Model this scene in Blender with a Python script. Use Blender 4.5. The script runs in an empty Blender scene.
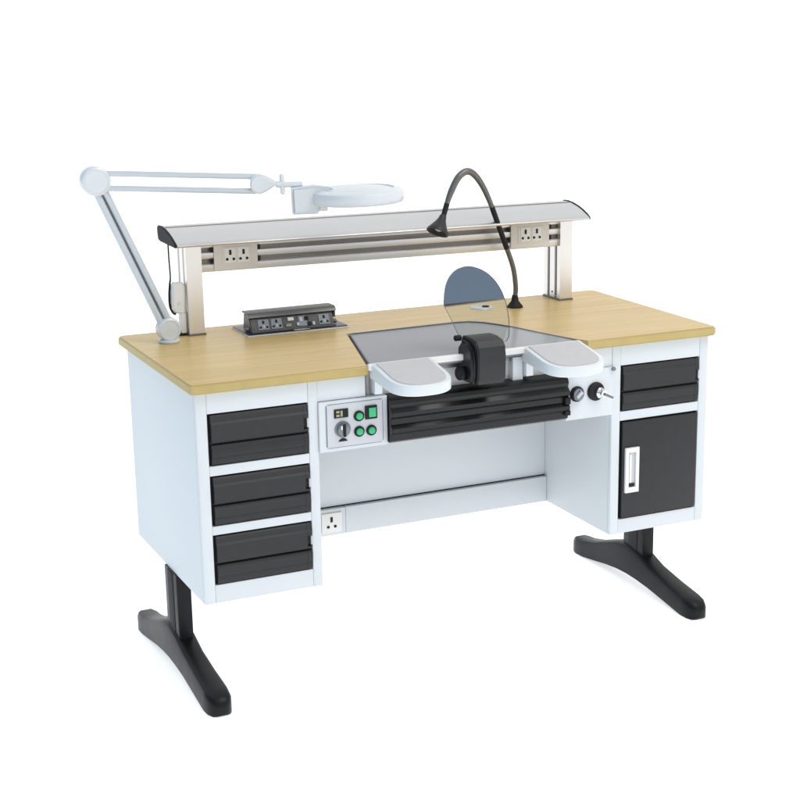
import bpy, bmesh, math, random
from mathutils import Vector, Matrix
random.seed(7)
scene = bpy.context.scene
COL = scene.collection
ZO = 0.12                      # the bench was measured with z = 0 above the floor; lift everything by this

# ------------------------------------------------------------------ materials
def new_mat(name):
    m = bpy.data.materials.new(name); m.use_nodes = True
    return m, m.node_tree.nodes, m.node_tree.links, m.node_tree.nodes['Principled BSDF']

def mat(name, col, rough=0.5, metal=0.0, spec=0.5, coat=0.0, vary=0.03, scale=25.0, bump=0.0, bscale=400.0, emit=None, aniso=None):
    m, N, L, b = new_mat(name)
    tc = N.new('ShaderNodeTexCoord')
    no = N.new('ShaderNodeTexNoise'); no.inputs['Scale'].default_value = scale; no.inputs['Detail'].default_value = 4
    if aniso:
        mp = N.new('ShaderNodeMapping'); mp.inputs['Scale'].default_value = aniso
        L.new(tc.outputs['Object'], mp.inputs['Vector']); L.new(mp.outputs['Vector'], no.inputs['Vector'])
    else:
        L.new(tc.outputs['Object'], no.inputs['Vector'])
    rp = N.new('ShaderNodeMapRange'); rp.inputs['To Min'].default_value = 1 - vary; rp.inputs['To Max'].default_value = 1 + vary
    rp.inputs['From Min'].default_value = .3; rp.inputs['From Max'].default_value = .7
    L.new(no.outputs['Fac'], rp.inputs['Value'])
    mx = N.new('ShaderNodeVectorMath'); mx.operation = 'SCALE'; mx.inputs[0].default_value = col
    L.new(rp.outputs['Result'], mx.inputs['Scale']); L.new(mx.outputs['Vector'], b.inputs['Base Color'])
    rr = N.new('ShaderNodeMapRange'); rr.inputs['To Min'].default_value = max(0, rough - .05); rr.inputs['To Max'].default_value = rough + .05
    L.new(no.outputs['Fac'], rr.inputs['Value']); L.new(rr.outputs['Result'], b.inputs['Roughness'])
    b.inputs['Metallic'].default_value = metal; b.inputs['Specular IOR Level'].default_value = spec
    b.inputs['Coat Weight'].default_value = coat; b.inputs['Coat Roughness'].default_value = .12
    if bump:
        n2 = N.new('ShaderNodeTexNoise'); n2.inputs['Scale'].default_value = bscale; L.new(tc.outputs['Object'], n2.inputs['Vector'])
        bp = N.new('ShaderNodeBump'); bp.inputs['Strength'].default_value = bump; bp.inputs['Distance'].default_value = .001
        L.new(n2.outputs['Fac'], bp.inputs['Height']); L.new(bp.outputs['Normal'], b.inputs['Normal'])
    if emit:
        b.inputs['Emission Color'].default_value = (*emit[:3], 1); b.inputs['Emission Strength'].default_value = emit[3]
    return m

M = {}
M['white'] = mat('white_powder_coat', (.69, .728, .757), .42, vary=.012, scale=6, bump=.08, bscale=900)
M['offwhite'] = mat('off_white_steel', (.78, .77, .74), .4, vary=.02)
M['black'] = mat('black_powder_coat', (.007, .007, .0075), .30, spec=.42, vary=.1, scale=40, bump=.03, bscale=500)
M['drawer'] = mat('charcoal_drawer_plastic', (.026, .026, .0265), .45, spec=.35, vary=.08, scale=30, bump=.2, bscale=700)
M['leg'] = mat('black_leg_paint', (.007, .0075, .008), .36, spec=.22, vary=.1, scale=30, bump=.25, bscale=600)
M['void'] = mat('black_rubber', (.004, .004, .005), .7)
M['alu'] = mat('brushed_aluminium', (.78, .79, .81), .42, metal=.75, vary=.03, scale=60, aniso=(.4, 10, 10))
M['alu_top'] = mat('satin_aluminium_shelf', (.60, .60, .605), .34, metal=.85, vary=.03, scale=60, aniso=(.4, 10, 10))
M['alu_post'] = mat('anodised_aluminium_post', (.82, .79, .76), .33, metal=.8, vary=.03, scale=60, aniso=(10, 10, .4))
M['groove'] = mat('dark_anodised_channel', (.20, .185, .165), .38, metal=.6, vary=.05)
M['socket'] = mat('ivory_socket_plastic', (.76, .72, .67), .35, vary=.01)
M['socketw'] = mat('white_socket_insert', (.86, .85, .83), .35, vary=.01)
M['steel'] = mat('grey_work_plate', (.265, .272, .295), .33, metal=.15, spec=.35, vary=.05, scale=14, bump=.05, bscale=300)
M['steel_edge'] = mat('blue_grey_edging', (.10, .11, .17), .4, vary=.05)
M['trim'] = mat('white_edge_trim', (.84, .83, .81), .3, vary=.01)
M['arm'] = mat('white_armrest_shell', (.74, .775, .80), .32, vary=.012)
M['pad'] = mat('grey_armrest_pad', (.55, .54, .54), .6, vary=.03, scale=60, bump=.2, bscale=500)
M['lamp'] = mat('pale_blue_white_enamel', (.66, .695, .725), .30, coat=.25, vary=.015)
M['lampd'] = mat('pale_lamp_diffuser', (.66, .69, .71), .25, vary=.02)
M['tubew'] = mat('white_enamel_tube', (.55, .60, .64), .25, coat=.3, vary=.02)
M['rod'] = mat('grey_spring_steel', (.20, .22, .24), .35, metal=.7)
M['goose'] = mat('grey_gooseneck', (.16, .155, .145), .38, metal=.55, vary=.08, scale=120)
M['chrome'] = mat('chrome', (.75, .75, .76), .15, metal=1, vary=.01)
M['green'] = mat('green_lit_button', (.03, .42, .17), .25, emit=(.03, .75, .28, .12))
M['plate'] = mat('silver_control_plate', (.60, .61, .65), .4, metal=.1, vary=.02)
M['lcd'] = mat('olive_display', (.33, .36, .20), .3)
M['navy'] = mat('navy_socket_base', (.012, .02, .045), .3)
M['gun'] = mat('gunmetal_socket_face', (.07, .07, .073), .38, metal=.3, vary=.25, scale=90)
M['lid'] = mat('brushed_lid', (.17, .17, .165), .4, metal=.4, vary=.05)

def wood():
    m, N, L, b = new_mat('beech_laminate')
    tc = N.new('ShaderNodeTexCoord'); mp = N.new('ShaderNodeMapping'); mp.inputs['Scale'].default_value = (1.1, 26, 26)
    L.new(tc.outputs['Object'], mp.inputs['Vector'])
    n1 = N.new('ShaderNodeTexNoise'); n1.inputs['Scale'].default_value = 2.2; n1.inputs['Detail'].default_value = 8; n1.inputs['Distortion'].default_value = .6
    L.new(mp.outputs['Vector'], n1.inputs['Vector'])
    cr = N.new('ShaderNodeValToRGB'); cr.color_ramp.elements[0].position = .28; cr.color_ramp.elements[1].position = .72
    cr.color_ramp.elements[0].color = (.575, .395, .142, 1); cr.color_ramp.elements[1].color = (.70, .50, .198, 1)
    L.new(n1.outputs['Fac'], cr.inputs['Fac'])
    mp2 = N.new('ShaderNodeMapping'); mp2.inputs['Scale'].default_value = (6, 220, 220); L.new(tc.outputs['Object'], mp2.inputs['Vector'])
    n2 = N.new('ShaderNodeTexNoise'); n2.inputs['Scale'].default_value = 1.5; n2.inputs['Detail'].default_value = 3; L.new(mp2.outputs['Vector'], n2.inputs['Vector'])
    r2 = N.new('ShaderNodeMapRange'); r2.inputs['From Min'].default_value = .35; r2.inputs['From Max'].default_value = .65
    r2.inputs['To Min'].default_value = .93; r2.inputs['To Max'].default_value = 1.04; L.new(n2.outputs['Fac'], r2.inputs['Value'])
    sc = N.new('ShaderNodeVectorMath'); sc.operation = 'SCALE'
    L.new(cr.outputs['Color'], sc.inputs[0]); L.new(r2.outputs['Result'], sc.inputs['Scale']); L.new(sc.outputs['Vector'], b.inputs['Base Color'])
    b.inputs['Roughness'].default_value = .36; b.inputs['Coat Weight'].default_value = .10; b.inputs['Coat Roughness'].default_value = .2
    b.inputs['Specular IOR Level'].default_value = .35
    return m
M['wood'] = wood()
M['woodedge'] = mat('olive_edge_band', (.50, .385, .145), .45, vary=.05)

def glass():
    # upper half coloured dark, standing in for a dark backdrop seen through it
    m, N, L, b = new_mat('glass_painted_backdrop'); out = N['Material Output']
    tc = N.new('ShaderNodeTexCoord'); sp = N.new('ShaderNodeSeparateXYZ'); L.new(tc.outputs['Object'], sp.inputs[0])
    ml = N.new('ShaderNodeMath'); ml.operation = 'MULTIPLY_ADD'; L.new(sp.outputs['X'], ml.inputs[0]); ml.inputs[1].default_value = GS; L.new(sp.outputs['Z'], ml.inputs[2])
    mr = N.new('ShaderNodeMapRange'); L.new(ml.outputs[0], mr.inputs['Value'])
    mr.inputs['From Min'].default_value = GT - .003; mr.inputs['From Max'].default_value = GT + .003
    mx = N.new('ShaderNodeMix'); mx.data_type = 'RGBA'; L.new(mr.outputs['Result'], mx.inputs['Factor'])
    mx.inputs[6].default_value = (.92, .935, .91, 1); mx.inputs[7].default_value = (.325, .37, .425, 1)
    tr = N.new('ShaderNodeBsdfTransparent'); L.new(mx.outputs[2], tr.inputs['Color'])
    gl = N.new('ShaderNodeBsdfGlossy'); gl.inputs['Roughness'].default_value = .03
    fr = N.new('ShaderNodeFresnel'); fr.inputs['IOR'].default_value = 1.12
    ms = N.new('ShaderNodeMixShader'); L.new(fr.outputs[0], ms.inputs[0]); L.new(tr.outputs[0], ms.inputs[1]); L.new(gl.outputs[0], ms.inputs[2])
    L.new(ms.outputs[0], out.inputs['Surface']); N.remove(b)
    return m
GS, GT = 0.235, 0.0            # slope and height of the painted backdrop's edge, set below
M['glassedge'] = mat('green_glass_edge', (.22, .30, .28), .2)

# ------------------------------------------------------------------ mesh builder
class MB:
    def __init__(s): s.bm = bmesh.new(); s.mats = []; s.cur = 0
    def use(s, m):
        m = M[m] if isinstance(m, str) else m
        if m not in s.mats: s.mats.append(m)
        s.cur = s.mats.index(m); return s
    def _merge(s, t, smooth=False):
        for f in t.faces: f.material_index = s.cur; f.smooth = smooth
        me = bpy.data.meshes.new('t'); t.to_mesh(me); s.bm.from_mesh(me); bpy.data.meshes.remove(me); t.free()
    def box(s, x0, x1, y0, y1, z0, z1, bev=.0015, seg=2, edges=None):
        t = bmesh.new(); bmesh.ops.create_cube(t, size=1)
        for v in t.verts: v.co = Vector(((x0+x1)/2 + v.co.x*(x1-x0), (y0+y1)/2 + v.co.y*(y1-y0), (z0+z1)/2 + v.co.z*(z1-z0)))
        if bev:
            es = t.edges[:] if edges is None else [e for e in t.edges if edges(e)]
            bmesh.ops.bevel(t, geom=es, offset=min(bev, .45*min(x1-x0, y1-y0, z1-z0)), segments=seg, affect='EDGES', profile=.6)
        s._merge(t, False); return s
    def prism(s, poly, ax, a, b, bev=.001, seg=2, smooth=False):
        """poly: 2D points in the two other axes (order x<y<z), extruded along ax from a to b"""
        t = bmesh.new()
        def P(u, v, w):
            return {'x': (w, u, v), 'y': (u, w, v), 'z': (u, v, w)}[ax]
        A = [t.verts.new(P(u, v, a)) for u, v in poly]; B = [t.verts.new(P(u, v, b)) for u, v in poly]
        fa = t.faces.new(A); fb = t.faces.new(B[::-1]); n = len(poly)
        for i in range(n): t.faces.new((A[i], B[i], B[(i+1) % n], A[(i+1) % n]))
        bmesh.ops.recalc_face_normals(t, faces=t.faces)
        if bev:
            es = set(fa.edges) | set(fb.edges)
            bmesh.ops.bevel(t, geom=list(es), offset=bev, segments=seg, affect='EDGES')
        s._merge(t, smooth); return s
    def cyl(s, p0, p1, r0, r1=None, n=40, bev=0, caps=True):
        p0, p1 = Vector(p0), Vector(p1); r1 = r0 if r1 is None else r1
        t = bmesh.new(); bmesh.ops.create_cone(t, cap_ends=caps, segments=n, radius1=r0, radius2=r1, depth=(p1-p0).length)
        if bev:
            es = [e for e in t.edges if len(e.link_faces) == 2 and any(len(f.verts) > 4 for f in e.link_faces)]
            bmesh.ops.bevel(t, geom=es, offset=bev, segments=3, affect='EDGES')
        q = (p1-p0).to_track_quat('Z', 'Y').to_matrix().to_4x4()
        bmesh.ops.transform(t, matrix=Matrix.Translation((p0+p1)/2) @ q, verts=t.verts)
        for f in t.faces: f.material_index = s.cur; f.smooth = len(f.verts) <= 4
        me = bpy.data.meshes.new('t'); t.to_mesh(me); s.bm.from_mesh(me); bpy.data.meshes.remove(me); t.free(); return s
    def tube(s, pts, r, n=16, sub=6):
        pts = [Vector(p) for p in pts]; R = r if isinstance(r, (list, tuple)) else [r]*len(pts)
        P = []; RR = []
        for i in range(len(pts)-1):
            a = pts[max(i-1, 0)]; b = pts[i]; c = pts[i+1]; d = pts[min(i+2, len(pts)-1)]
            for k in range(sub):
                u = k/sub
                P.append(.5*((2*b)+(c-a)*u+(2*a-5*b+4*c-d)*u*u+(3*b-a-3*c+d)*u**3)); RR.append(R[i]*(1-u)+R[i+1]*u)
        P.append(pts[-1]); RR.append(R[-1])
        t = bmesh.new(); rings = []; nrm = None
        for i, p in enumerate(P):
            tan = (P[min(i+1, len(P)-1)] - P[max(i-1, 0)]).normalized()
            if nrm is None: nrm = tan.orthogonal().normalized()
            nrm = (nrm - tan*nrm.dot(tan)).normalized(); bn = tan.cross(nrm)
            rings.append([t.verts.new(p + RR[i]*(nrm*math.cos(2*math.pi*k/n)+bn*math.sin(2*math.pi*k/n))) for k in range(n)])
        for a, b in zip(rings, rings[1:]):
            for k in range(n): t.faces.new((a[k], a[(k+1) % n], b[(k+1) % n], b[k]))
        t.faces.new(rings[0][::-1]); t.faces.new(rings[-1])
        bmesh.ops.recalc_face_normals(t, faces=t.faces)
        s._merge(t, True); return s
    def loft(s, rings, smooth=False, closed=True):
        t = bmesh.new(); V = [[t.verts.new(p) for p in r] for r in rings]; n = len(V[0])
        for a, b in zip(V, V[1:]):
            for k in range(n if closed else n-1): t.faces.new((a[k], a[(k+1) % n], b[(k+1) % n], b[k]))
        t.faces.new(V[0][::-1]); t.faces.new(V[-1])
        bmesh.ops.recalc_face_normals(t, faces=t.faces)
        s._merge(t, smooth); return s
    def lathe(s, c, axis, prof, n=48):
        """prof: (distance along the axis, radius)"""
        c = Vector(c); axis = Vector(axis).normalized(); a = axis.orthogonal().normalized(); b = axis.cross(a)
        return s.loft([[c + axis*h + r*(a*math.cos(2*math.pi*k/n)+b*math.sin(2*math.pi*k/n)) for k in range(n)] for h, r in prof], smooth=True)
    def rot(s, M4):
        bmesh.ops.transform(s.bm, matrix=M4, verts=s.bm.verts); return s
    def build(s, name, parent=None, label=None, autosmooth=True):
        me = bpy.data.meshes.new(name)
        off = Vector((0, 0, ZO))
        if parent is not None: off = off - root_loc(parent)
        bmesh.ops.translate(s.bm, vec=off, verts=s.bm.verts)
        s.bm.to_mesh(me); s.bm.free()
        for m in s.mats: me.materials.append(m)
        o = bpy.data.objects.new(name, me); COL.objects.link(o)
        if parent is not None: o.parent = parent
        if autosmooth: smooth_by_angle(me)
        if label: o['label'] = label
        return o

def smooth_by_angle(me, ang=35):
    bm = bmesh.new(); bm.from_mesh(me)
    for f in bm.faces: f.smooth = True
    for e in bm.edges: e.smooth = len(e.link_faces) == 2 and e.calc_face_angle(0) < math.radians(ang)
    bm.to_mesh(me); bm.free()

def root_loc(o):
    v = Vector((0, 0, 0))
    while o is not None: v = v + o.location; o = o.parent
    return v

def thing(name, label, cat, loc, group=None):
    o = bpy.data.objects.new(name, None); COL.objects.link(o); o.location = loc; o.empty_display_size = .1
    o['label'] = label; o['category'] = cat
    if group: o['group'] = group
    return o

# ------------------------------------------------------------------ the surface it rests on
M['floor'] = mat('glowing_white_floor', (.90, .90, .90), .6, spec=.2, vary=.0, emit=(1, 1, 1, .62))   # white floor with a glow added to wash out the bench's shadows
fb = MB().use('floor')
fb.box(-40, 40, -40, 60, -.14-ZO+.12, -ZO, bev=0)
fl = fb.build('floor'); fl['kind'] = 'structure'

# ================================================================== WORKBENCH
H = .78
bench = thing('workbench', 'white steel workbench with beech top, charcoal drawers and black splayed feet', 'workbench', (.8, .35, 0))

# --- tabletop: one beech slab with a cut-out for the grey work plate
cut = [(.488, -.001), (.600, .417)] + [(.955, .427), (.995, .418), (1.028, .385), (1.052, .335), (1.072, .285), (1.095, .19), (1.122, .10), (1.140, .045), (1.158, -.001)]
def slab(poly, z0, z1, m, side, bev=.004):
    t = bmesh.new(); A = [t.verts.new((x, y, z0)) for x, y in poly]; B = [t.verts.new((x, y, z1)) for x, y in poly]
    fa = t.faces.new(A); fb_ = t.faces.new(B); n = len(poly)
    for i in range(n): t.faces.new((A[i], B[i], B[(i+1) % n], A[(i+1) % n]))
    bmesh.ops.recalc_face_normals(t, faces=t.faces)
    if bev: bmesh.ops.bevel(t, geom=list(set(fb_.edges) | set(fa.edges)), offset=bev, segments=3, affect='EDGES')
    return t
r = .012
outer = [(r, 0), (.486, 0)] + [(x, y) for x, y in cut[1:-1]] + [(1.160, 0), (1.6-r, 0), (1.6-.004, .004), (1.6, r), (1.6, .711-r), (1.6-r, .711), (r, .711), (0, .711-r), (0, r), (.004, .004)]
tb = MB().use('wood').use('woodedge').use('wood')
t = slab(outer, H-.026, H, None, None)
for f in t.faces:
    f.material_index = 1 if abs(f.normal.z) < .35 or f.calc_center_median().z < H-.0215 else 0
me = bpy.data.meshes.new('t'); t.to_mesh(me); tb.bm.from_mesh(me); t.free()
top = tb.build('tabletop', bench)

# cable grommet set in the rear of the top
g = MB().use('plate').lathe((1.128, .598, H), (0, 0, 1), [(-.02, .036), (.0, .038), (.003, .036), (.0035, .028), (.002, .026)])
gr = g.build('cable_grommet', bench)
g2 = MB().use('void').cyl((1.142, .598, H+.001), (1.142, .598, H+.005), .011)
g2.build('cable_hole', gr)

# --- grey work plate
wp = MB().use('steel')
pl = [(.494, .004), (.604, .411)] + [(.953, .421), (.991, .412), (1.023, .381), (1.047, .333), (1.067, .283), (1.090, .189), (1.117, .10), (1.131, .047), (1.136, .004)]
t = slab(pl, H-.02, H-.001, None, None, .0008)
for f in t.faces: f.material_index = 0
me = bpy.data.meshes.new('t'); t.to_mesh(me); wp.bm.from_mesh(me); t.free()
# raised blue-grey edging along the back and the flanks
wp.use('steel_edge')
for a, b in zip(pl[1:], pl[2:]):
    wp.cyl((a[0], a[1], H-.0005), (b[0], b[1], H-.0005), .0028, n=8)
wp.cyl((pl[0][0], pl[0][1], H-.0005), (pl[1][0], pl[1][1], H-.0005), .0028, n=8)
plate = wp.build('work_plate', bench)
# thin see-through layer that makes the right of the plate paler
def translucent_layer():
    m, N, L, b = new_mat('pale_translucent'); out_ = N['Material Output']
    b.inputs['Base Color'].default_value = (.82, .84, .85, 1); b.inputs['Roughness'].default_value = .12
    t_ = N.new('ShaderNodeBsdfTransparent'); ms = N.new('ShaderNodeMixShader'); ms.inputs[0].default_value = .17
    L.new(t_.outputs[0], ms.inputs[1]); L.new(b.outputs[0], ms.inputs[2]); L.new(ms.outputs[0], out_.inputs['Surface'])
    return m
M['translucent_layer'] = translucent_layer()
MB().use('translucent_layer').prism([(.885, .012), (1.050, .275), (1.063, .270), (1.084, .186), (1.110, .10), (1.124, .047), (1.128, .012)], 'z', H-.0003, H+.0022, bev=.0004).build('pale_layer', plate)
MB().use('trim').box(.486, 1.130, -.006, .010, H-.013, H+.004, bev=.004, seg=3).build('front_trim', plate)

# --- apron behind the armrests
ap = MB().use('offwhite').box(.49, .955, .045, .055, .55, H-.022)
ap.use('offwhite').box(.975, 1.16, .045, .055, .55, H-.022)
ap.use('white').box(.93, .962, .020, .045, .67, H-.027)
ap.use('void').box(.956, .974, .044, .054, .60, H-.030, bev=0)
ap.use('void').box(.477, .489, .024, .050, .695, H-.030, bev=0)
ap.use('rod').box(.700, .960, .030, .042, .742, .756)
ap.build('apron', bench)

# --- cabinets
def cabinet(x0, x1, hx0, hx1, openings, shelves):
    """carcass with a front frame; openings: (x0,x1,z0,z1)"""
    b = MB().use('white'); y1 = .672; zb = .183; zt = .7535; f = .019
    b.box(x0, x0+.012, f+.0145, y1, zb, zt, bev=.001)
    b.box(x1-.012, x1, f+.0145, y1, zb, zt, bev=.001)
    b.box(x0+.0122, x1-.0122, y1-.012, y1-.0005, zb+.001, zt-.001, bev=0)
    b.box(x0+.0122, x1-.0122, f+.0145, y1-.0125, zb+.0005, zb+.012, bev=0)
    ox0, ox1 = openings[0][0], openings[0][1]
    b.box(x0, ox0, f, f+.014, zb, zt, bev=.0025)
    b.box(ox1, x1, f, f+.014, zb, zt, bev=.0025)
    zs = sorted([(o[2], o[3]) for o in openings]); prev = zb
    for a, c in zs:
        b.box(ox0+.0002, ox1-.0002, f+.0008, f+.014, prev+.0004, a, bev=.0015); prev = c
    b.box(ox0+.0002, ox1-.0002, f+.0008, f+.014, prev, zt-.0004, bev=.0015)
    if hx1 > x1: b.box(x1+.0003, hx1, f+.002, f+.014, .694, zt, bev=.0015)
    if hx0 < x0: b.box(hx0, x0-.0003, f+.002, f+.014, .694, zt, bev=.0015)
    b.use('void')
    for a, c in zs: b.box(ox0+.0003, ox1-.0003, f+.0122, f+.1, a+.0003, c-.0003, bev=0)   # black drawer tray / door back fills the opening
    return b.build('cabinet', bench)

def drawer(parent, x0, x1, z0, z1, name='drawer_front'):
    g = .0035; f = .019; h = z1-z0
    zt, zb_ = z1-g-.001, z0+g
    mid = z0 + h*.42
    prof = [(f+.011, zb_), (f+.002, zb_), (f-.001, zb_+.004), (f-.001, zb_+h*.13), (f-.005, zb_+h*.15), (f-.005, mid-h*.085), (f-.001, mid-.006), (f+.0005, mid-.003),
            (f+.008, mid-.001), (f+.008, mid+.003), (f-.006, mid+.006), (f-.006, zt-h*.17), (f-.001, zt-h*.13), (f-.001, zt-.004), (f+.003, zt), (f+.011, zt)]
    b = MB().use('drawer'); xe = x1-g-.001
    # the right end has a finger notch between two heights
    n0, n1 = z0+h*.50, z0+h*.72
    b.prism(prof, 'x', x0+g+.004, xe-.011, bev=.0008)
    def clip(lo, hi):
        out = []
        n = len(prof)
        for i in range(n):
            a, c = prof[i], prof[(i+1) % n]
            ia, ic = lo <= a[1] <= hi, lo <= c[1] <= hi
            if ia: out.append(a)
            cr = []
            for L_ in (lo, hi):
                if (a[1]-L_)*(c[1]-L_) < 0:
                    u = (L_-a[1])/(c[1]-a[1]); cr.append((u, (a[0]+u*(c[0]-a[0]), L_)))
            out += [p for _, p in sorted(cr)]
        return out
    b.prism(clip(zb_-1, n0), 'x', xe-.0112, xe, bev=0)
    b.prism(clip(n1, zt+1), 'x', xe-.0112, xe, bev=0)
    d = b.build(name, parent)
    c = MB().use('plate').box(xe-.0005, xe+.0035, f-.003, f+.0085, n0+.003, n1-.003, bev=.0015).use('void').box(xe-.0095, xe-.001, f+.001, f+.008, n0+.002, n1-.002, bev=.001).build('catch', parent)
    return d

left = cabinet(.017, .348, .017, .486, [(.0465, .3215, .233, .3705), (.0465, .3215, .3945, .5305), (.0465, .3215, .557, .6965)], 3)
for z0, z1 in ((.233, .3705), (.3945, .5305), (.557, .6965)): drawer(left, .0465, .3215, z0, z1)
right = cabinet(1.2533, 1.583, 1.150, 1.583, [(1.2815, 1.5535, .227, .5275), (1.2815, 1.5535, .555, .6925)], 2)
drawer(right, 1.2815, 1.5535, .555, .6925)
d = MB().use('drawer').box(1.2905, 1.5495, .016, .029, .231, .5225, bev=.002).build('door', right)
h = MB().use('chrome')
hx0, hx1, hz0, hz1 = 1.298, 1.344, .309, .445
h.use('socketw').box(hx0, hx0+.011, .007, .0155, hz0, hz1, bev=.0006).box(hx1-.011, hx1, .007, .0155, hz0, hz1, bev=.0006)
h.box(hx0+.0112, hx1-.0112, .0072, .0155, hz0, hz0+.016, bev=.0004).box(hx0+.0112, hx1-.0112, .0072, .0155, hz1-.014, hz1, bev=.0004)
h.use('plate').box(hx0+.0112, hx1-.0112, .0132, .0155, hz0+.0162, hz1-.0142, bev=0)
h.use('chrome').box(hx0+.014, hx0+.021, .009, .013, hz0+.03, hz1-.018, bev=.001)
h.use('void').box(hx0+.014, hx1-.014, .009, .013, hz0+.018, hz0+.027, bev=.001)
h.build('door_handle', right)

# --- back panel of the kneehole, trunking strip with a socket
bp = MB().use('white').box(.3485, 1.2528, .410, .422, .2685, .7535, bev=.0015)
bpo = bp.build('back_panel', bench)
tr = MB().use('white').box(.5705, 1.2526, .396, .424, .1835, .2645, bev=.002).box(.3487, .5695, .395, .424, .1835, .2645, bev=.002)
tr.use('void').box(.350, 1.252, .413, .421, .2640, .2690, bev=0)
tro = tr.build('cable_trunking', bench)

def holes(b, cx, cz, y, s=1.0):
    b.use('void')
    b.box(cx-.0035*s, cx+.0035*s, y, y+.002, cz+.004*s, cz+.019*s, bev=.0005)
    b.cyl((cx-.0105*s, y, cz-.009*s), (cx-.0105*s, y+.002, cz-.009*s), .0042*s, n=16)
    b.cyl((cx+.0105*s, y, cz-.009*s), (cx+.0105*s, y+.002, cz-.009*s), .0042*s, n=16)
s_ = MB().use('socketw').box(.492, .556, .390, .3945, .194, .254, bev=.002)
holes(s_, .5225, .222, .3885, 1.05)
s_.build('wall_socket', tro)

# --- control panel left of the wide drawer
cp = MB().use('white').box(.3485, .5445, .012, .044, .555, .6925, bev=.003)
cpo = cp.build('control_panel', bench, 'white control panel with green buttons')
q = MB().use('plate').box(.369, .529, .0085, .0118, .567, .684, bev=.003)
for z in (.5665, .6835): q.use('rod').cyl((.372, .0105, z), (.526, .0105, z), .0012, n=8)
for x in (.3685, .5295): q.use('rod').cyl((x, .0105, .570), (x, .0105, .681), .0012, n=8)
q.build('face_plate', cpo)
dd = MB().use('void').box(.389, .429, .005, .0083, .647, .671, bev=.001)
dd.use('lcd').box(.394, .403, .0035, .0048, .651, .657, bev=0).box(.394, .403, .0035, .0048, .661, .667, bev=0).box(.406, .412, .0035, .0048, .651, .667, bev=0)
dd.build('display', cpo)
k = MB().use('rod').lathe((.4125, .0083, .615), (0, -1, 0), [(0, .0225), (.003, .0225), (.004, .019), (.012, .017), (.013, .015)])
k.use('void').box(.4095, .4155, -.011, -.0048, .598, .632, bev=.001)
k.use('chrome').box(.403, .4085, -.0062, -.0048, .617, .628, bev=.0005)
k.build('speed_knob', cpo)
kk = MB().use('void').prism([(.400, .582), (.426, .582), (.421, .588), (.413, .591), (.405, .588)], 'y', .0065, .0083, bev=0); kk.build('dial_mark', cpo)
def button(x, z, r):
    MB().use('void').cyl((x, .0083, z), (x, .0035, z), r, bev=.0008).use('green').lathe((x, .0035, z), (0, -1, 0), [(0, r*.66), (.003, r*.64), (.0045, r*.45), (.005, .001)], n=24).build('button', cpo)
button(.4595, .646, .0145); button(.4595, .6035, .0145); button(.4945, .6025, .0145)
MB().use('void').box(.4775, .5115, .003, .0083, .634, .671, bev=.0015).use('green').box(.4865, .5065, .0, .0028, .640, .6655, bev=.001).build('power_switch', cpo)

# --- wide ribbed drawer in the middle
prof = [(.10, .560), (.006, .560), (-.004, .566), (-.004, .584), (-.016, .592), (-.016, .602), (-.004, .612), (-.004, .627), (-.015, .635), (-.015, .646), (-.004, .656), (-.008, .668), (-.004, .679), (.012, .687), (.10, .690)]
wd = MB().use('black').prism(prof, 'x', .5465, 1.0945, bev=.001)
wdo = wd.build('wide_drawer', bench, 'wide black ribbed centre drawer')
MB().use('void').box(1.080, 1.097, -.0158, .0, .575, .590, bev=.003).box(1.080, 1.097, -.0158, .0, .607, .628, bev=.003).build('drawer_catch', wdo)

# --- right front panel with valve and air connector
rp = MB().use('white').box(1.0965, 1.2530, .012, .044, .552, .6935, bev=.003).build('front_panel', bench)
MB().use('void').lathe((1.131, .0118, .628), (0, -1, 0), [(0, .0225), (.004, .0225), (.006, .020), (.012, .018)], n=32).use('rod').lathe((1.131, -.0003, .628), (0, -1, 0), [(0, .0175), (.002, .016), (.002, .001)], n=32).use('plate').cyl((1.124, -.003, .621), (1.139, -.006, .637), .0055, n=16).build('valve_knob', rp)
ac = MB().use('void').lathe((1.193, .0118, .629), (0, -1, 0), [(0, .027), (.006, .027), (.010, .024), (.012, .02)])
ac.use('chrome').lathe((1.199, 0, .627), (.15, -1, 0), [(0, .016), (.008, .016), (.012, .012), (.022, .010)], n=32)
ac.use('rod').cyl((1.203, -.022, .626), (1.228, -.028, .614), .004, .003, n=16)
ac.build('air_connector', rp)
MB().use('rod').cyl((1.2505, .011, .689), (1.2505, .004, .689), .006, n=20, bev=.001).build('screw', rp)

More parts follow.
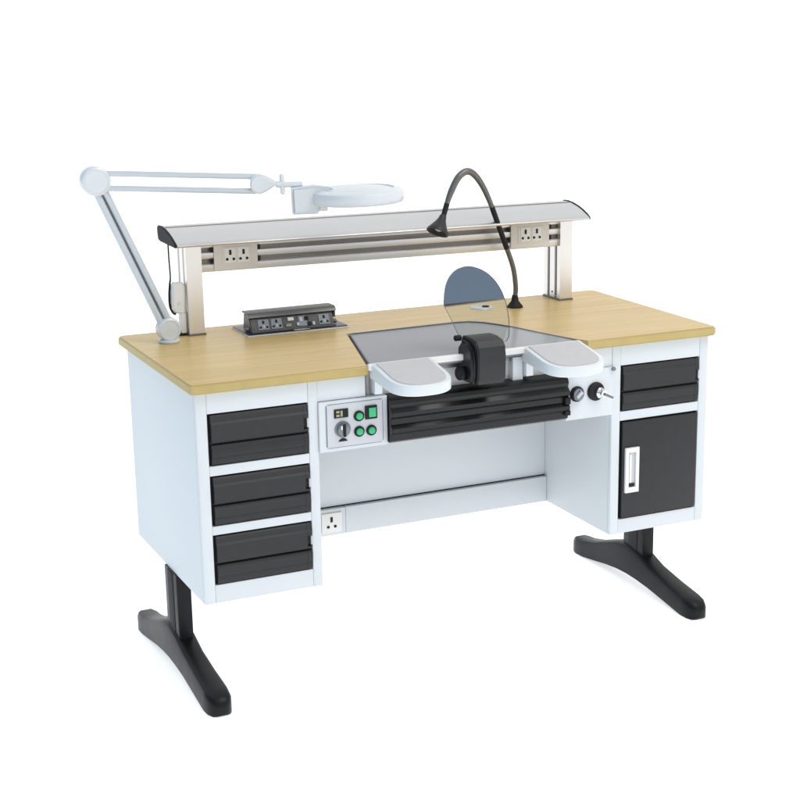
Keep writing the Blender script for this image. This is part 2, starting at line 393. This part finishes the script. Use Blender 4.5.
# --- armrests
def armrest(x0, x1, lab):
    w = x1-x0; cx = (x0+x1)/2; n = 40; L_ = .172; y0 = .008; drop = .034
    def outline(k, inset):
        # super-ellipse front, straight flanks
        a = w/2 - inset; out = []
        for i in range(n+1):
            th = math.pi*i/n
            c, s = math.cos(th), math.sin(th)
            x = cx + a*math.copysign(abs(c)**.72, c); fr = .085-inset*.6
            y = -(L_-.085) - fr*abs(s)**.72
            out.append((x, y))
        out = [(cx+a, y0 - (inset if inset else 0))] + out + [(cx-a, y0 - (inset if inset else 0))]
        return out
    zt = lambda y: H+.006 - drop*max(0, (y0-y))/L_ * .92
    thick = lambda y: .044 - .016*min(1, max(0, (y0-y))/L_)
    b = MB().use('arm')
    rings = []
    for inset, dz in ((.004, -1), (.0, -.9), (.0, -.12), (.0015, -.03), (.004, 0)):
        o = outline(0, inset)
        rings.append([(x, y, zt(y) + dz*thick(y)) for x, y in o])
    b.loft(rings)
    a = b.build('armrest', bench, lab)
    p = MB().use('pad')
    rings = [[(x, y, zt(y)+dz) for x, y in outline(0, ins)] for ins, dz in ((.013, -.002), (.013, .0012), (.0145, .0025))]
    p.loft(rings).build('pad', a)
    MB().use('arm').box(x0+.012, x0+.034, .004, .044, .699, .741).build('bracket', a)
    return a
armrest(.494, .671, 'white armrest with grey pad on the left of the extraction box')
armrest(.952, 1.136, 'white armrest with grey pad on the right of the extraction box')

# --- extraction nozzle box and the glass shield
nz = MB()
nx0, nx1 = .778, .862
nz.use('drawer')
pr = [(-.060, .708), (-.068, .724), (-.070, .780), (-.066, .810), (-.052, .825), (-.02, .830), (.012, .830), (.030, .828), (.040, .800), (.040, .735), (.020, .705)]
nz.prism(pr, 'x', nx0, nx1, bev=.003, seg=3)
nzo = nz.build('extraction_nozzle', bench, 'black box standing at the centre of the front edge')
side = [(-.050, .710), (-.058, .735), (-.058, .775), (-.050, .802), (-.025, .818), (.008, .820), (.030, .800), (.030, .735), (.012, .708)]
MB().use('black').prism(side, 'x', nx0-.014, nx0+.002, bev=.006, seg=3).build('side_cap', nzo)
MB().use('void').cyl((nx0-.014, -.004, .732), (nx0-.032, -.004, .732), .019, n=32, bev=.004).build('clamp_knob', nzo)
MB().use('void').cyl((nx0-.004, .028, .823), (nx0-.024, .028, .823), .008, n=20, bev=.002).build('hinge', nzo)

out = [(.736, .915), (.738, .945), (.744, .970), (.756, .991), (.777, 1.007), (.808, 1.013), (.838, 1.006), (.866, .991), (.890, .969), (.909, .942), (.922, .913), (.931, .882), (.936, .850), (.936, .812), (.930, .797), (.915, .792), (.83, .792), (.800, .797), (.787, .810), (.772, .840), (.755, .876), (.742, .900)]
def smooth_loop(p, sub=4):
    n = len(p); o = []
    for i in range(n):
        a, b, c, d = p[i-1], p[i], p[(i+1) % n], p[(i+2) % n]
        for k_ in range(sub):
            u = k_/sub
            o.append(tuple(.5*((2*b[j])+(c[j]-a[j])*u+(2*a[j]-5*b[j]+4*c[j]-d[j])*u*u+(3*b[j]-a[j]-3*c[j]+d[j])*u**3) for j in (0, 1)))
    return o
lp = smooth_loop(out)
GS = -.128
# painted backdrop edge through (.738,.905) and (.921,.922) in bench coordinates, converted to the object's own
bx, bz = .8, -ZO
ox_ = lambda x, z: (x-.8)*GS + (z+ZO)
GT = (ox_(.738, .9085) + ox_(.921, .9185))/2
GS = -(.9125-.9070)/(.921-.738)
GT = (.738-.8)*GS + (.9070+ZO)
M['glass'] = glass()
gs = MB().use('glass')
t = bmesh.new()
A = [t.verts.new((x, .052, z)) for x, z in lp]; B = [t.verts.new((x, .057, z)) for x, z in lp]
t.faces.new(A); t.faces.new(B[::-1]); n = len(lp)
for f in t.faces: f.material_index = 0
gs.use('glassedge')
for i in range(n):
    f = t.faces.new((A[i], B[i], B[(i+1) % n], A[(i+1) % n])); f.material_index = 1
bmesh.ops.recalc_face_normals(t, faces=t.faces)
me = bpy.data.meshes.new('t'); t.to_mesh(me); gs.bm.from_mesh(me); t.free()
gs.build('glass_shield', bench, 'rounded glass splash shield with dark backdrop painted into its top')

# --- legs
def leg(xc, yc, ang, lab):
    st = [(-.352, .008, .010, .030), (-.348, .018, .003, .040), (-.338, .027, .000, .049), (-.32, .034, .0, .056), (-.29, .036, .001, .062), (-.20, .034, .012, .076), (-.10, .032, .024, .096), (-.03, .032, .030, .120),
          (.03, .032, .032, .130), (.09, .032, .030, .124), (.16, .031, .022, .103), (.24, .031, .010, .076), (.31, .032, .001, .060), (.350, .032, .0, .056), (.372, .027, .001, .054), (.382, .018, .004, .045), (.386, .008, .010, .034)]
    b = MB().use('leg'); rings = []
    for s, hw, z0, z1 in st:
        c = min(.011, hw*.45); zz0, zz1 = z0-ZO, z1-ZO
        ring = [(-hw, zz0+.002), (-hw+.003, zz0), (hw-.003, zz0), (hw, zz0+.002), (hw, zz1-c*1.3), (hw-.004, zz1-c*.4), (hw-c, zz1), (-hw+c, zz1), (-hw+.004, zz1-c*.4), (-hw, zz1-c*1.3)]
        ca, sa = math.cos(ang), math.sin(ang)
        rings.append([(xc + x*ca - s*sa, yc + x*sa + s*ca, z) for x, z in ring])
    b.loft(rings)
    l = b.build('leg', bench, lab)
    c = MB().use('leg').box(xc-.021, xc+.021, yc-.05, yc+.065, -.020, .1825, bev=.004)
    c.use('void').box(xc-.0225, xc-.0205, yc-.018, yc+.033, .0, .18, bev=.0005)
    c.build('leg_column', l)
    for s in (-.30, .33):
        x, y = xc - s*math.sin(ang), yc + s*math.cos(ang)
        MB().use('void').cyl((x, y, -ZO), (x, y, -ZO+.004), .018, n=24).build('foot_pad', l)
leg(.033, .322, math.radians(.5), 'black steel leg with a T-shaped foot under the left cabinet')
leg(1.551, .315, math.radians(0), 'black steel leg with a T-shaped foot under the right cabinet')

# ================================================================== OVERHEAD RACK
rack = thing('overhead_rack', 'brushed aluminium overhead rack with curved shelf and sockets standing on the benchtop', 'rack', (.82, .66, H+ZO))
def post(x0, x1, y0, y1):
    # T-slot extrusion: front face plain, flanks with two slots
    yA, yB = y0, y1; s0 = y0+.022; d = .006
    def flank(x, sgn):
        pts = [(x, y0)]
        for c0 in (y0+.020, y0+.066):
            pts += [(x, c0), (x+sgn*d, c0+.001), (x+sgn*d, c0+.015), (x, c0+.016)]
        return pts + [(x, y1)]
    poly = flank(x0, 1) + flank(x1, -1)[::-1]
    b = MB().use('alu_post').prism(poly, 'z', H+.003, 1.047, bev=.0008)
    b.use('groove')
    for c0 in (y0+.020, y0+.066):
        b.box(x0+d-.0006, x0+d+.0012, c0+.0012, c0+.0148, H+.012, 1.046, bev=0)
    p = b.build('post', rack)
    MB().use('rod').box(x0-.003, x1+.003, y0-.003, y1+.003, H, H+.006, bev=.001).build('base_plate', p)
    MB().use('void').cyl((x0-.0005, y0+.050, H+.022), (x0+.003, y0+.050, H+.022), .004, n=16).build('bolt', p)
post(.186, .232, .606, .708)
post(1.403, 1.447, .586, .690)

# rail with two long channels; slightly further forward at the right like the posts
def rail(x0, x1, y):
    z0, z1 = .960, 1.046; e = .013
    prof = [(y+.035, z0), (y+.001, z0), (y, z0+.002), (y-.001, z0+.020), (y+.001, z0+.023), (y+e, z0+.024), (y+e, z0+.0365), (y+.001, z0+.038), (y-.001, z0+.042), (y-.001, z0+.055), (y+.001, z0+.057),
            (y+e, z0+.058), (y+e, z0+.069), (y+.001, z0+.070), (y, z0+.073), (y, z1), (y+.035, z1)]
    b = MB().use('alu').prism(prof, 'x', x0, x1, bev=0)
    b.use('groove').box(x0+.001, x1-.001, y+e-.0005, y+e+.0008, z0+.0245, z0+.036, bev=0).box(x0+.001, x1-.001, y+e-.0005, y+e+.0008, z0+.0585, z0+.0685, bev=0)
    return b
ang = math.atan2(-.018, 1.18)
rb = rail(.2325, 1.4028, .616)
R4 = Matrix.Translation((.2325, .616, 0)) @ Matrix.Rotation(ang, 4, 'Z') @ Matrix.Translation((-.2325, -.616, 0))
Rz = Matrix.Translation((.2325, .616, .96)) @ Matrix.Rotation(.005, 4, 'Y') @ Matrix.Translation((-.2325, -.616, -.96))
rb.rot(R4 @ Rz)
ro = rb.build('rail', rack)
def plate(x0, x1):
    y = .616; b = MB().use('socket').box(x0, x1, y-.007, y-.0015, .963, 1.043, bev=.003)
    b.use('socket').box(x0+.024, x1-.020, y-.0085, y-.0068, .978, 1.031, bev=.001)
    for i, c in enumerate(((x0+x1)/2 - .018, (x0+x1)/2 + .022)):
        b.use('socketw').box(c-.0165, c+.0165, y-.0098, y-.0084, .984, 1.027, bev=.001)
        holes(b, c, 1.003, y-.0112, .95)
    b.use('void').box(x0-.008, x0-.001, y-.004, y-.0002, .984, .997, bev=.001).box(x0-.008, x0-.001, y-.004, y-.0002, 1.017, 1.030, bev=.001)
    b.box(x1+.001, x1+.009, y-.004, y-.0002, .984, .997, bev=.001).box(x1+.001, x1+.009, y-.004, y-.0002, 1.017, 1.030, bev=.001)
    b.rot(R4 @ Rz)
    return b.build('socket_plate', ro)
plate(.270, .402); plate(1.230, 1.366)
# curved shelf
ys = [(.545, 1.046), (.543, 1.050), (.546, 1.054), (.560, 1.0595), (.590, 1.071), (.620, 1.080), (.655, 1.087), (.690, 1.0905), (.712, 1.089), (.720, 1.082), (.720, 1.064), (.714, 1.052), (.70, 1.0485)]
sh = MB().use('alu_top').prism(ys, 'x', .146, 1.478, bev=0)
for yy, zz in ((.668, 1.0893),): sh.use('groove').cyl((.147, yy, zz-.0008), (1.477, yy, zz-.0008), .0018, n=8)
sh.rot(Matrix.Translation((.146, .63, 1.05)) @ Matrix.Rotation(math.atan2(-.012, 1.33), 4, 'Z') @ Matrix.Rotation(.0045, 4, 'Y') @ Matrix.Translation((-.146, -.63, -1.05)))
sho = sh.build('shelf', rack)
capp = [(.551, 1.044), (.552, 1.0525), (.566, 1.0605), (.592, 1.071), (.622, 1.080), (.656, 1.087), (.690, 1.0905), (.714, 1.0895), (.723, 1.082), (.722, 1.062), (.716, 1.049), (.70, 1.0455)]
cc = [(y_, z_+.0012) for y_, z_ in capp]
MB().use('void').prism(cc, 'x', .139, .1457, bev=.001).build('end_cap', sho)
c2 = MB().use('void').prism([(y_-.012, z_-.005) for y_, z_ in cc], 'x', 1.4785, 1.4855, bev=.001); c2.build('end_cap', sho)

# ================================================================== MAGNIFYING LAMP
ly = .55
lamp = thing('magnifying_lamp', 'white swing-arm magnifying lamp clamped at the left end of the benchtop', 'lamp', (.108, ly, H+ZO))
MB().use('lamp').cyl((.108, ly, H), (.108, ly, H+.010), .030, bev=.003).use('chrome').cyl((.108, ly, H+.008), (.108, ly, H+.02), .012).build('base', lamp)
def joint(x, z, r, dp, name='joint'):
    b = MB().use('lamp').lathe((x, ly+dp/2, z), (0, -1, 0), [(0, r*.92), (.003, r), (dp-.006, r), (dp-.002, r*.96), (dp, r*.86), (dp+.001, r*.80), (dp-.0005, r*.76), (dp-.0005, .001)])
    j = b.build(name, lamp); return j
J0, J1, J2 = (.108, .819), (-.072, 1.244), (.404, 1.211)
joint(*J0, .0335, .036); joint(*J1, .040, .038)
JV = Vector((J1[0], ly, J1[1]))
SW = Matrix.Translation(JV) @ Matrix.Rotation(math.radians(-17.2), 4, 'Z') @ Matrix.Rotation(-.029, 4, 'Y') @ Matrix.Scale(.93, 4) @ Matrix.Translation(-JV)   # the upper arm swings towards the operator
def arm(a, b, off, r, name, w=.0):
    dx, dz = b[0]-a[0], b[1]-a[1]; l = math.hypot(dx, dz); nx, nz_ = -dz/l, dx/l
    m = MB()
    for s in (-1, 1):
        m.use('tubew').cyl((a[0]+nx*off*s, ly, a[1]+nz_*off*s), (b[0]+nx*off*s, ly, b[1]+nz_*off*s), r, n=16)
    return m, (nx, nz_)
m, _ = arm(J0, J1, .0115, .0095, 'lower_arm')
ax = Vector((J1[0]-J0[0], 0, J1[1]-J0[1])); ln = ax.length; ax.normalize(); sx = Vector((ax.z, 0, -ax.x)); sy = Vector((0, 1, 0))
o0 = Vector((J0[0], ly-.001, J0[1]))
turns = 90
m.use('rod').tube([o0 + ax*(.05+(ln-.10)*i/(turns*8)) + (sx*math.cos(i*math.pi/4) + sy*math.sin(i*math.pi/4))*.0035 for i in range(turns*8+1)], .0012, n=6, sub=1)
m.use('rod').cyl(o0+ax*.02, o0+ax*(ln-.02), .0022, n=10)
m.build('lower_arm', lamp)
m, _ = arm((J1[0]+.02, J1[1]), (J2[0]-.01, J2[1]), .0215, .0085, 'upper_arm')
m.rot(SW).build('upper_arm', lamp)
# spindle-shaped joint with a wing nut
MB().use('lamp').prism([(J2[0]+(.034 if c > 0 else .030)*math.copysign(abs(c)**.9, c)*(1.0 if c < 0 else 1.45), J2[1]+.029*s*(1 if c < 0 else (1-.55*c))) for c, s in [(math.cos(2*math.pi*k/40), math.sin(2*math.pi*k/40)) for k in range(40)]], 'y', ly-.019, ly+.019, bev=.005, seg=3).rot(SW).build('head_joint', lamp)
MB().use('lamp').cyl((.450, ly, 1.207), (.472, ly, 1.205), .010, bev=.002).cyl((.470, ly, 1.176), (.470, ly, 1.236), .0075, bev=.003, n=20).cyl((.470, ly, 1.205), (.530, ly, 1.203), .0085, bev=.002).rot(SW).build('wing_nut', lamp)
hd = MB().use('lamp')
cxh, czh, rh = .694, 1.166, .138
hd.lathe((cxh, ly, czh), (0, 0, 1), [(-.026, rh*.90), (-.025, rh*.965), (-.018, rh), (.003, rh), (.010, rh*.975), (.013, rh*.93), (.016, rh*.84), (.017, rh*.80), (.012, rh*.77), (.0125, .001)], n=72)
ho = hd.rot(SW).build('lamp_head', lamp, 'round ring-light head')
MB().use('lampd').lathe((cxh, ly, czh), (0, 0, 1), [(.0128, rh*.755), (.018, rh*.6), (.023, rh*.35), (.025, .002)], n=64).rot(SW).build('lens', ho)
bxp = [(.494, 1.192), (.497, 1.196), (.56, 1.200), (.61, 1.192), (.632, 1.180), (.632, 1.150), (.598, 1.146), (.580, 1.140), (.576, 1.122), (.568, 1.114), (.497, 1.115), (.494, 1.119)]
MB().use('lamp').prism(bxp, 'y', ly-.022, ly+.022, bev=.008, seg=4).rot(SW).build('housing', ho)
MB().use('socket').box(.5765, .600, ly-.018, ly+.018, 1.121, 1.139, bev=.003).rot(SW).build('switch', ho)
# cable with in-line switch beside the post
MB().use('void').tube([(.150, .655, 1.046), (.1495, .652, 1.0), (.149, .646, .95), (.1445, .640, .930), (.1405, .636, .90), (.1395, .632, .868), (.146, .628, .850), (.152, .622, .845)], [.0022, .0022, .0022, .003, .0035, .0035, .0038, .0038]).build('cable', lamp)
swp = [(.150, .848), (.174, .843), (.181, .850), (.184, .920), (.178, .934), (.152, .937), (.1465, .928), (.1425, .86)]
sw = MB().use('socketw').prism(swp, 'y', .618, .642, bev=.004, seg=3)
sw.use('socket').box(.158, .166, .6155, .6185, .872, .880, bev=.001)
sw.build('inline_switch', lamp)
MB().use('socketw').box(.167, .183, .620, .650, .787, .846, bev=.003).use('void').box(.160, .183, .618, .652, .7805, .7865, bev=.001).build('clamp', lamp)

# ================================================================== GOOSENECK LAMP
gl = thing('gooseneck_lamp', 'slim dark gooseneck task lamp with a conical head rising from the rear of the benchtop', 'lamp', (1.224, .556, H+ZO))
MB().use('void').lathe((1.224, .556, H), (0, 0, 1), [(0, .025), (.004, .025), (.010, .020), (.020, .012), (.038, .009), (.040, .006)], n=32).build('base', gl)
gp = [[1.224, .556, .815], [1.226, .555, .844], [1.216, .553, .905], [1.192, .55, .968], [1.164, .546, 1.034], [1.136, .542, 1.101], [1.106, .538, 1.160], [1.075, .534, 1.200], [1.046, .53, 1.214], [1.016, .527, 1.199], [.991, .524, 1.161], [.973, .52, 1.123], [.958, .515, 1.085]]
rr = [.0075, .008, .008, .008, .0075, .0078, .009, .010, .0105, .0105, .010, .0078, .0072]
neck = MB().use('goose').tube(gp, rr, n=20, sub=10)
nko = neck.build('neck', gl)
# dark flexible sleeves on the neck
def sleeve(i0, i1):
    MB().use('void').tube([gp[i] for i in range(i0, i1+1)], [rr[i]+.0006 for i in range(i0, i1+1)], n=20).build('sleeve', nko)
sleeve(3, 5); sleeve(11, 12)
hdir = Vector((-.55, -.25, -1)).normalized(); hp = Vector((.958, .515, 1.088))
MB().use('drawer').lathe(hp, hdir, [(-.004, .007), (.0, .010), (.012, .0125), (.022, .017), (.038, .026), (.050, .0335), (.056, .034), (.055, .031), (.040, .020), (.038, .002)], n=40).build('lamp_shade', gl)
MB().use('lampd').lathe(hp, hdir, [(.0385, .012), (.046, .011), (.049, .007), (.050, .001)], n=24).build('bulb', gl)

# ================================================================== POP-UP SOCKET BLOCK
pu = thing('socket_block', 'dark pop-up socket block with grey lid set into the left of the benchtop', 'socket block', (.487, .585, H+ZO))
b = MB().use('offwhite').box(.330, .642, .508, .660, H, H+.003, bev=.001)
b.use('navy').box(.332, .640, .5125, .656, H+.0032, H+.006, bev=.001)
b.use('chrome').box(.470, .520, .509, .524, H+.0065, H+.009, bev=.001)
b.build('base_plate', pu)
fx0, fx1 = .347, .606
body = [(.530, .786), (.548, .826), (.556, .836), (.596, .836), (.606, .786)]
b = MB().use('gun').prism(body, 'x', fx0, fx1, bev=.003, seg=3)
bo = b.build('socket_housing', pu)
b = MB().use('lid').prism([(.541, .828), (.545, .836), (.554, .841), (.600, .841), (.600, .8365), (.556, .8365), (.549, .827)], 'x', fx0-.004, fx1+.010, bev=.0008)
b.use('lid').box(fx1+.004, fx1+.0102, .548, .598, .806, .836, bev=.003)
b.build('lid', pu)
# sockets on the sloping face
sl = (Vector((0, .548, .826))-Vector((0, .530, .786))).normalized(); nr = Vector((0, -sl.z, sl.y))
def onface(x, u, d=0): return Vector((x, .530, .786)) + sl*u + nr*d
def fbox(b, xc, u, w, h_, d):
    rings = []
    for dd_ in (.0002, d):
        rings.append([onface(xc-w/2, u-h_/2, dd_), onface(xc+w/2, u-h_/2, dd_), onface(xc+w/2, u+h_/2, dd_), onface(xc-w/2, u+h_/2, dd_)])
    b.loft(rings)
for xc in (.387, .427, .575):
    b = MB().use('rod'); fbox(b, xc, .0215, .033, .030, .002)
    b.use('void'); fbox(b, xc, .0285, .006, .009, .0032)
    for dx in (-.010, .010): fbox(b, xc+dx, .014, .006, .006, .0032)
    b.use('plate'); fbox(b, xc, .016, .004, .008, .0034)
    b.build('socket', bo)
b = MB().use('socketw'); fbox(b, .472, .031, .018, .010, .003); b.build('data_port', bo)
b = MB().use('lcd'); fbox(b, .463, .013, .016, .008, .003); b.build('data_port', bo)
b = MB().use('rod'); fbox(b, .508, .022, .026, .030, .002); b.use('plate'); fbox(b, .503, .027, .007, .012, .0035); fbox(b, .492, .014, .007, .009, .0035)
b.use('void'); fbox(b, .520, .029, .012, .012, .0035); fbox(b, .527, .012, .012, .011, .0035); b.use('plate'); fbox(b, .541, .012, .007, .010, .0035); b.build('switch_module', bo)
for x in (.339, .612):
    MB().use('lid').cyl((x-.004, .55, .795), (x+.006, .55, .795), .007, n=20, bev=.001).build('hinge', bo)

# ------------------------------------------------------------------ camera (a lens measured from the photograph's perspective)
cam = bpy.data.objects.new('camera', bpy.data.cameras.new('camera')); COL.objects.link(cam); scene.camera = cam
rx = Vector((.89806777, -.43978058, -.00820454)); ux = Vector((.12209375, .23131887, .96518635)); fx = Vector((.42257235, .86780448, -.26143448))
mt = Matrix((rx, ux, -fx)).transposed().to_4x4(); mt.translation = Vector((-1.105954, -3.782834, 1.703386+ZO))
cam.matrix_world = mt
c = cam.data; c.sensor_width = 36; c.lens = 36*1590.722/800; c.shift_x = -(453.764-400)/800; c.shift_y = (433.643-400)/800
c.clip_start = .05; c.clip_end = 500

# ------------------------------------------------------------------ light: a bright white studio all round, cooler from the left
w = bpy.data.worlds.new('World'); scene.world = w; w.use_nodes = True
N, L = w.node_tree.nodes, w.node_tree.links; bg = N['Background']
tc = N.new('ShaderNodeTexCoord'); sp = N.new('ShaderNodeSeparateXYZ'); L.new(tc.outputs['Generated'], sp.inputs[0])
def mr(src, a, b_, c_, d_):
    n_ = N.new('ShaderNodeMapRange'); n_.interpolation_type = 'SMOOTHSTEP'; L.new(src, n_.inputs['Value'])
    for k_, v in zip(('From Min', 'From Max', 'To Min', 'To Max'), (a, b_, c_, d_)): n_.inputs[k_].default_value = v
    return n_.outputs['Result']
mx = N.new('ShaderNodeMix'); mx.data_type = 'RGBA'; L.new(mr(sp.outputs['X'], -.95, -.1, 0, 1), mx.inputs['Factor'])
mx.inputs[6].default_value = (.13, .40, .62, 1); mx.inputs[7].default_value = (1.06, 1.06, 1.06, 1)
sc = N.new('ShaderNodeVectorMath'); sc.operation = 'SCALE'; L.new(mx.outputs[2], sc.inputs[0]); L.new(mr(sp.outputs['Y'], -.15, .45, .74, 1.0), sc.inputs['Scale'])
L.new(sc.outputs['Vector'], bg.inputs['Color']); bg.inputs['Strength'].default_value = 1.0
def area(name, loc, target, size, power, col=(1, 1, 1)):
    l = bpy.data.lights.new(name, 'AREA'); l.shape = 'RECTANGLE'; l.size, l.size_y = size; l.energy = power; l.color = col
    o = bpy.data.objects.new(name, l); COL.objects.link(o); o.location = loc
    o.rotation_euler = (Vector(target)-Vector(loc)).to_track_quat('-Z', 'Y').to_euler(); return o
area('softbox', (1.9, -1.6, 4.2), (.8, .3, .6), (2.2, 1.6), 60, (1, .99, .97))

scene.render.engine = 'CYCLES'
scene.cycles.max_bounces = 10; scene.cycles.transparent_max_bounces = 16
scene.view_settings.view_transform = 'Standard'; scene.view_settings.look = 'None'; scene.view_settings.exposure = 0; scene.view_settings.gamma = 1
